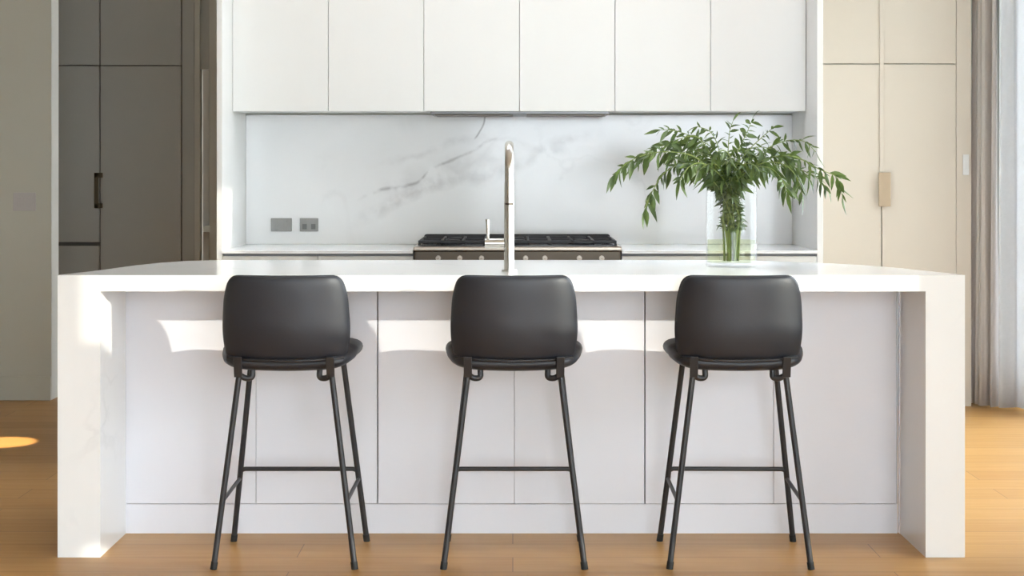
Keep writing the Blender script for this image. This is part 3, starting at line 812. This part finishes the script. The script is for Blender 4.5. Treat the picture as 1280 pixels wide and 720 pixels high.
for bi, (pth, drift, droop, lpx) in enumerate(BR):
    rnd = random.Random(100+bi)
    a = rnd.uniform(0, 2*PI); rr_ = 0.028*math.sqrt(rnd.random())
    foot = Vector((VX-0.002+rr_*math.cos(a), VY+rr_*math.sin(a), ZI+0.020))
    a2 = a+rnd.uniform(-0.9, 0.9)
    neck = Vector((VX+(rr_+0.008)*math.cos(a2), VY+(rr_+0.008)*math.sin(a2), ZI+0.18))
    pts = [foot, foot.lerp(neck, 0.6), neck]
    n = len(pth)
    for k, (x, y) in enumerate(pth):
        f = (k+1)/n
        d_ = SV+drift*f
        q = P(x, y, d_); pts.append(q)
    cur = bez(pts, 8)
    R = empty('leafy_branch', foot, 'slender arching branch of narrow green leaves in the clear glass vase', 'branch', 'leafy branches in the vase')
    m = MB(); m.tube([p-foot for p in cur], 0.0034, 7, 0.0010); m.build('stem', M['stem'], R, smooth=True)
    m = MB()
    # arc length parametrisation over the leafy part
    start = 16-6; seg = cur[start:]
    LEN = [0]
    for i in range(1, len(seg)): LEN.append(LEN[-1]+(seg[i]-seg[i-1]).length)
    tot = LEN[-1]; step = 0.0072; q = 0.0; k = 0
    while q < tot:
        i = max(j for j in range(len(LEN)) if LEN[j] <= q); i = min(i, len(seg)-2)
        p = seg[i].lerp(seg[i+1], (q-LEN[i])/max(LEN[i+1]-LEN[i], 1e-6)); tg = (seg[i+1]-seg[i]).normalized()
        f = q/tot
        side = tg.cross(Vector((0, 1, 0))).normalized()
        if side.length < 0.1: side = Vector((1, 0, 0))
        sg = 1 if k % 2 else -1
        out = side*sg*rnd.uniform(0.4, 1.0)+Vector((0, rnd.uniform(-0.9, 0.9), 0))+tg*rnd.uniform(0.3, 1.1)
        out = out.normalized()*(1-0.5*droop*rnd.uniform(0.4, 1.2))+Vector((0, 0, -1))*droop*rnd.uniform(0.1, 1.05)
        L = lpx*SV/FPX*rnd.uniform(0.36, 0.98)*(0.5 if f < 0.26 else 0.8 if f < 0.35 else 1.0)
        leaf(m, p-foot, out, L, L*rnd.uniform(0.24, 0.36), rnd)
        if rnd.random() < 0.45:
            leaf(m, p-foot, out.cross(tg)+tg*0.5, L*0.5, L*0.16, rnd)
        q += step*rnd.uniform(0.7, 1.35)*(1.0 if f < 0.6 else 1.5); k += 1
    leaf(m, seg[-1]-foot, (seg[-1]-seg[-3])+Vector((0, 0, -0.01*droop)), lpx*SV/FPX*0.9, lpx*SV/FPX*0.2, rnd)
    m.build('leaves', M['leaf'], R, smooth=True)

# ------------------------------------------------------------------ light
W = bpy.data.worlds.new('sky'); S.world = W; W.use_nodes = True
nt = W.node_tree; bg = nt.nodes['Background']
tc = nd(nt, 'ShaderNodeTexCoord'); sp = nd(nt, 'ShaderNodeSeparateXYZ'); nt.links.new(tc.outputs['Generated'], sp.inputs[0])
f = math_n(nt, 'MULTIPLY_ADD', sp.outputs[2], 1.2, 0.25, clamp=True)
nt.links.new(mixc(nt, f, (0.88, 0.925, 1.0), (0.82, 0.885, 1.0)), bg.inputs[0])
bg.inputs[1].default_value = 6.0

az, el = math.radians(55.5), math.radians(11.6)
sd = Vector((math.sin(az)*math.cos(el), -math.cos(az)*math.cos(el), math.sin(el)))
L = bpy.data.lights.new('sun', 'SUN'); L.energy = 1.8; L.angle = math.radians(0.4); L.color = (1.0, 0.93, 0.82)
lo = bpy.data.objects.new('sun', L); COL.objects.link(lo)
lo.rotation_euler = sd.to_track_quat('Z', 'Y').to_euler()

# recessed round ceiling lamp by the pantry opening
T = empty('ceiling_downlight', (-2.37, 2.24, CEIL), 'small round downlight in the ceiling by the left wall', 'ceiling lamp')
m = MB(); m.lathe([(0.035, 0), (0.035, -0.02), (0.055, -0.02), (0.055, 0), (0.035, 0)], (0, 0, 0), 32); m.build('lamp_ring', M['switch_white'], T, smooth=True)
A = bpy.data.lights.new('downlight_light', 'SPOT'); A.energy = 500; A.spot_size = math.radians(6.6); A.spot_blend = 0.35; A.color = (1.0, 0.80, 0.52); A.shadow_soft_size = 0.02
ao = bpy.data.objects.new('downlight_light', A); COL.objects.link(ao); ao.parent = T; ao.location = (0, 0, -0.03)

# ------------------------------------------------------------------ camera
cd = bpy.data.cameras.new('camera'); cam = bpy.data.objects.new('camera', cd); COL.objects.link(cam)
cam.location = (0, -CAM_D, CAM_Z); cam.rotation_euler = (PI/2, 0, 0)
cd.sensor_width = 36; cd.lens = FPX/1280*36
cd.shift_x = -1/1280; cd.shift_y = -147/1280
S.camera = cam
vs = S.view_settings
vs.view_transform = 'Standard'; vs.look = 'None'; vs.gamma = 1.0; vs.use_curve_mapping = False
vs.exposure = 1.10
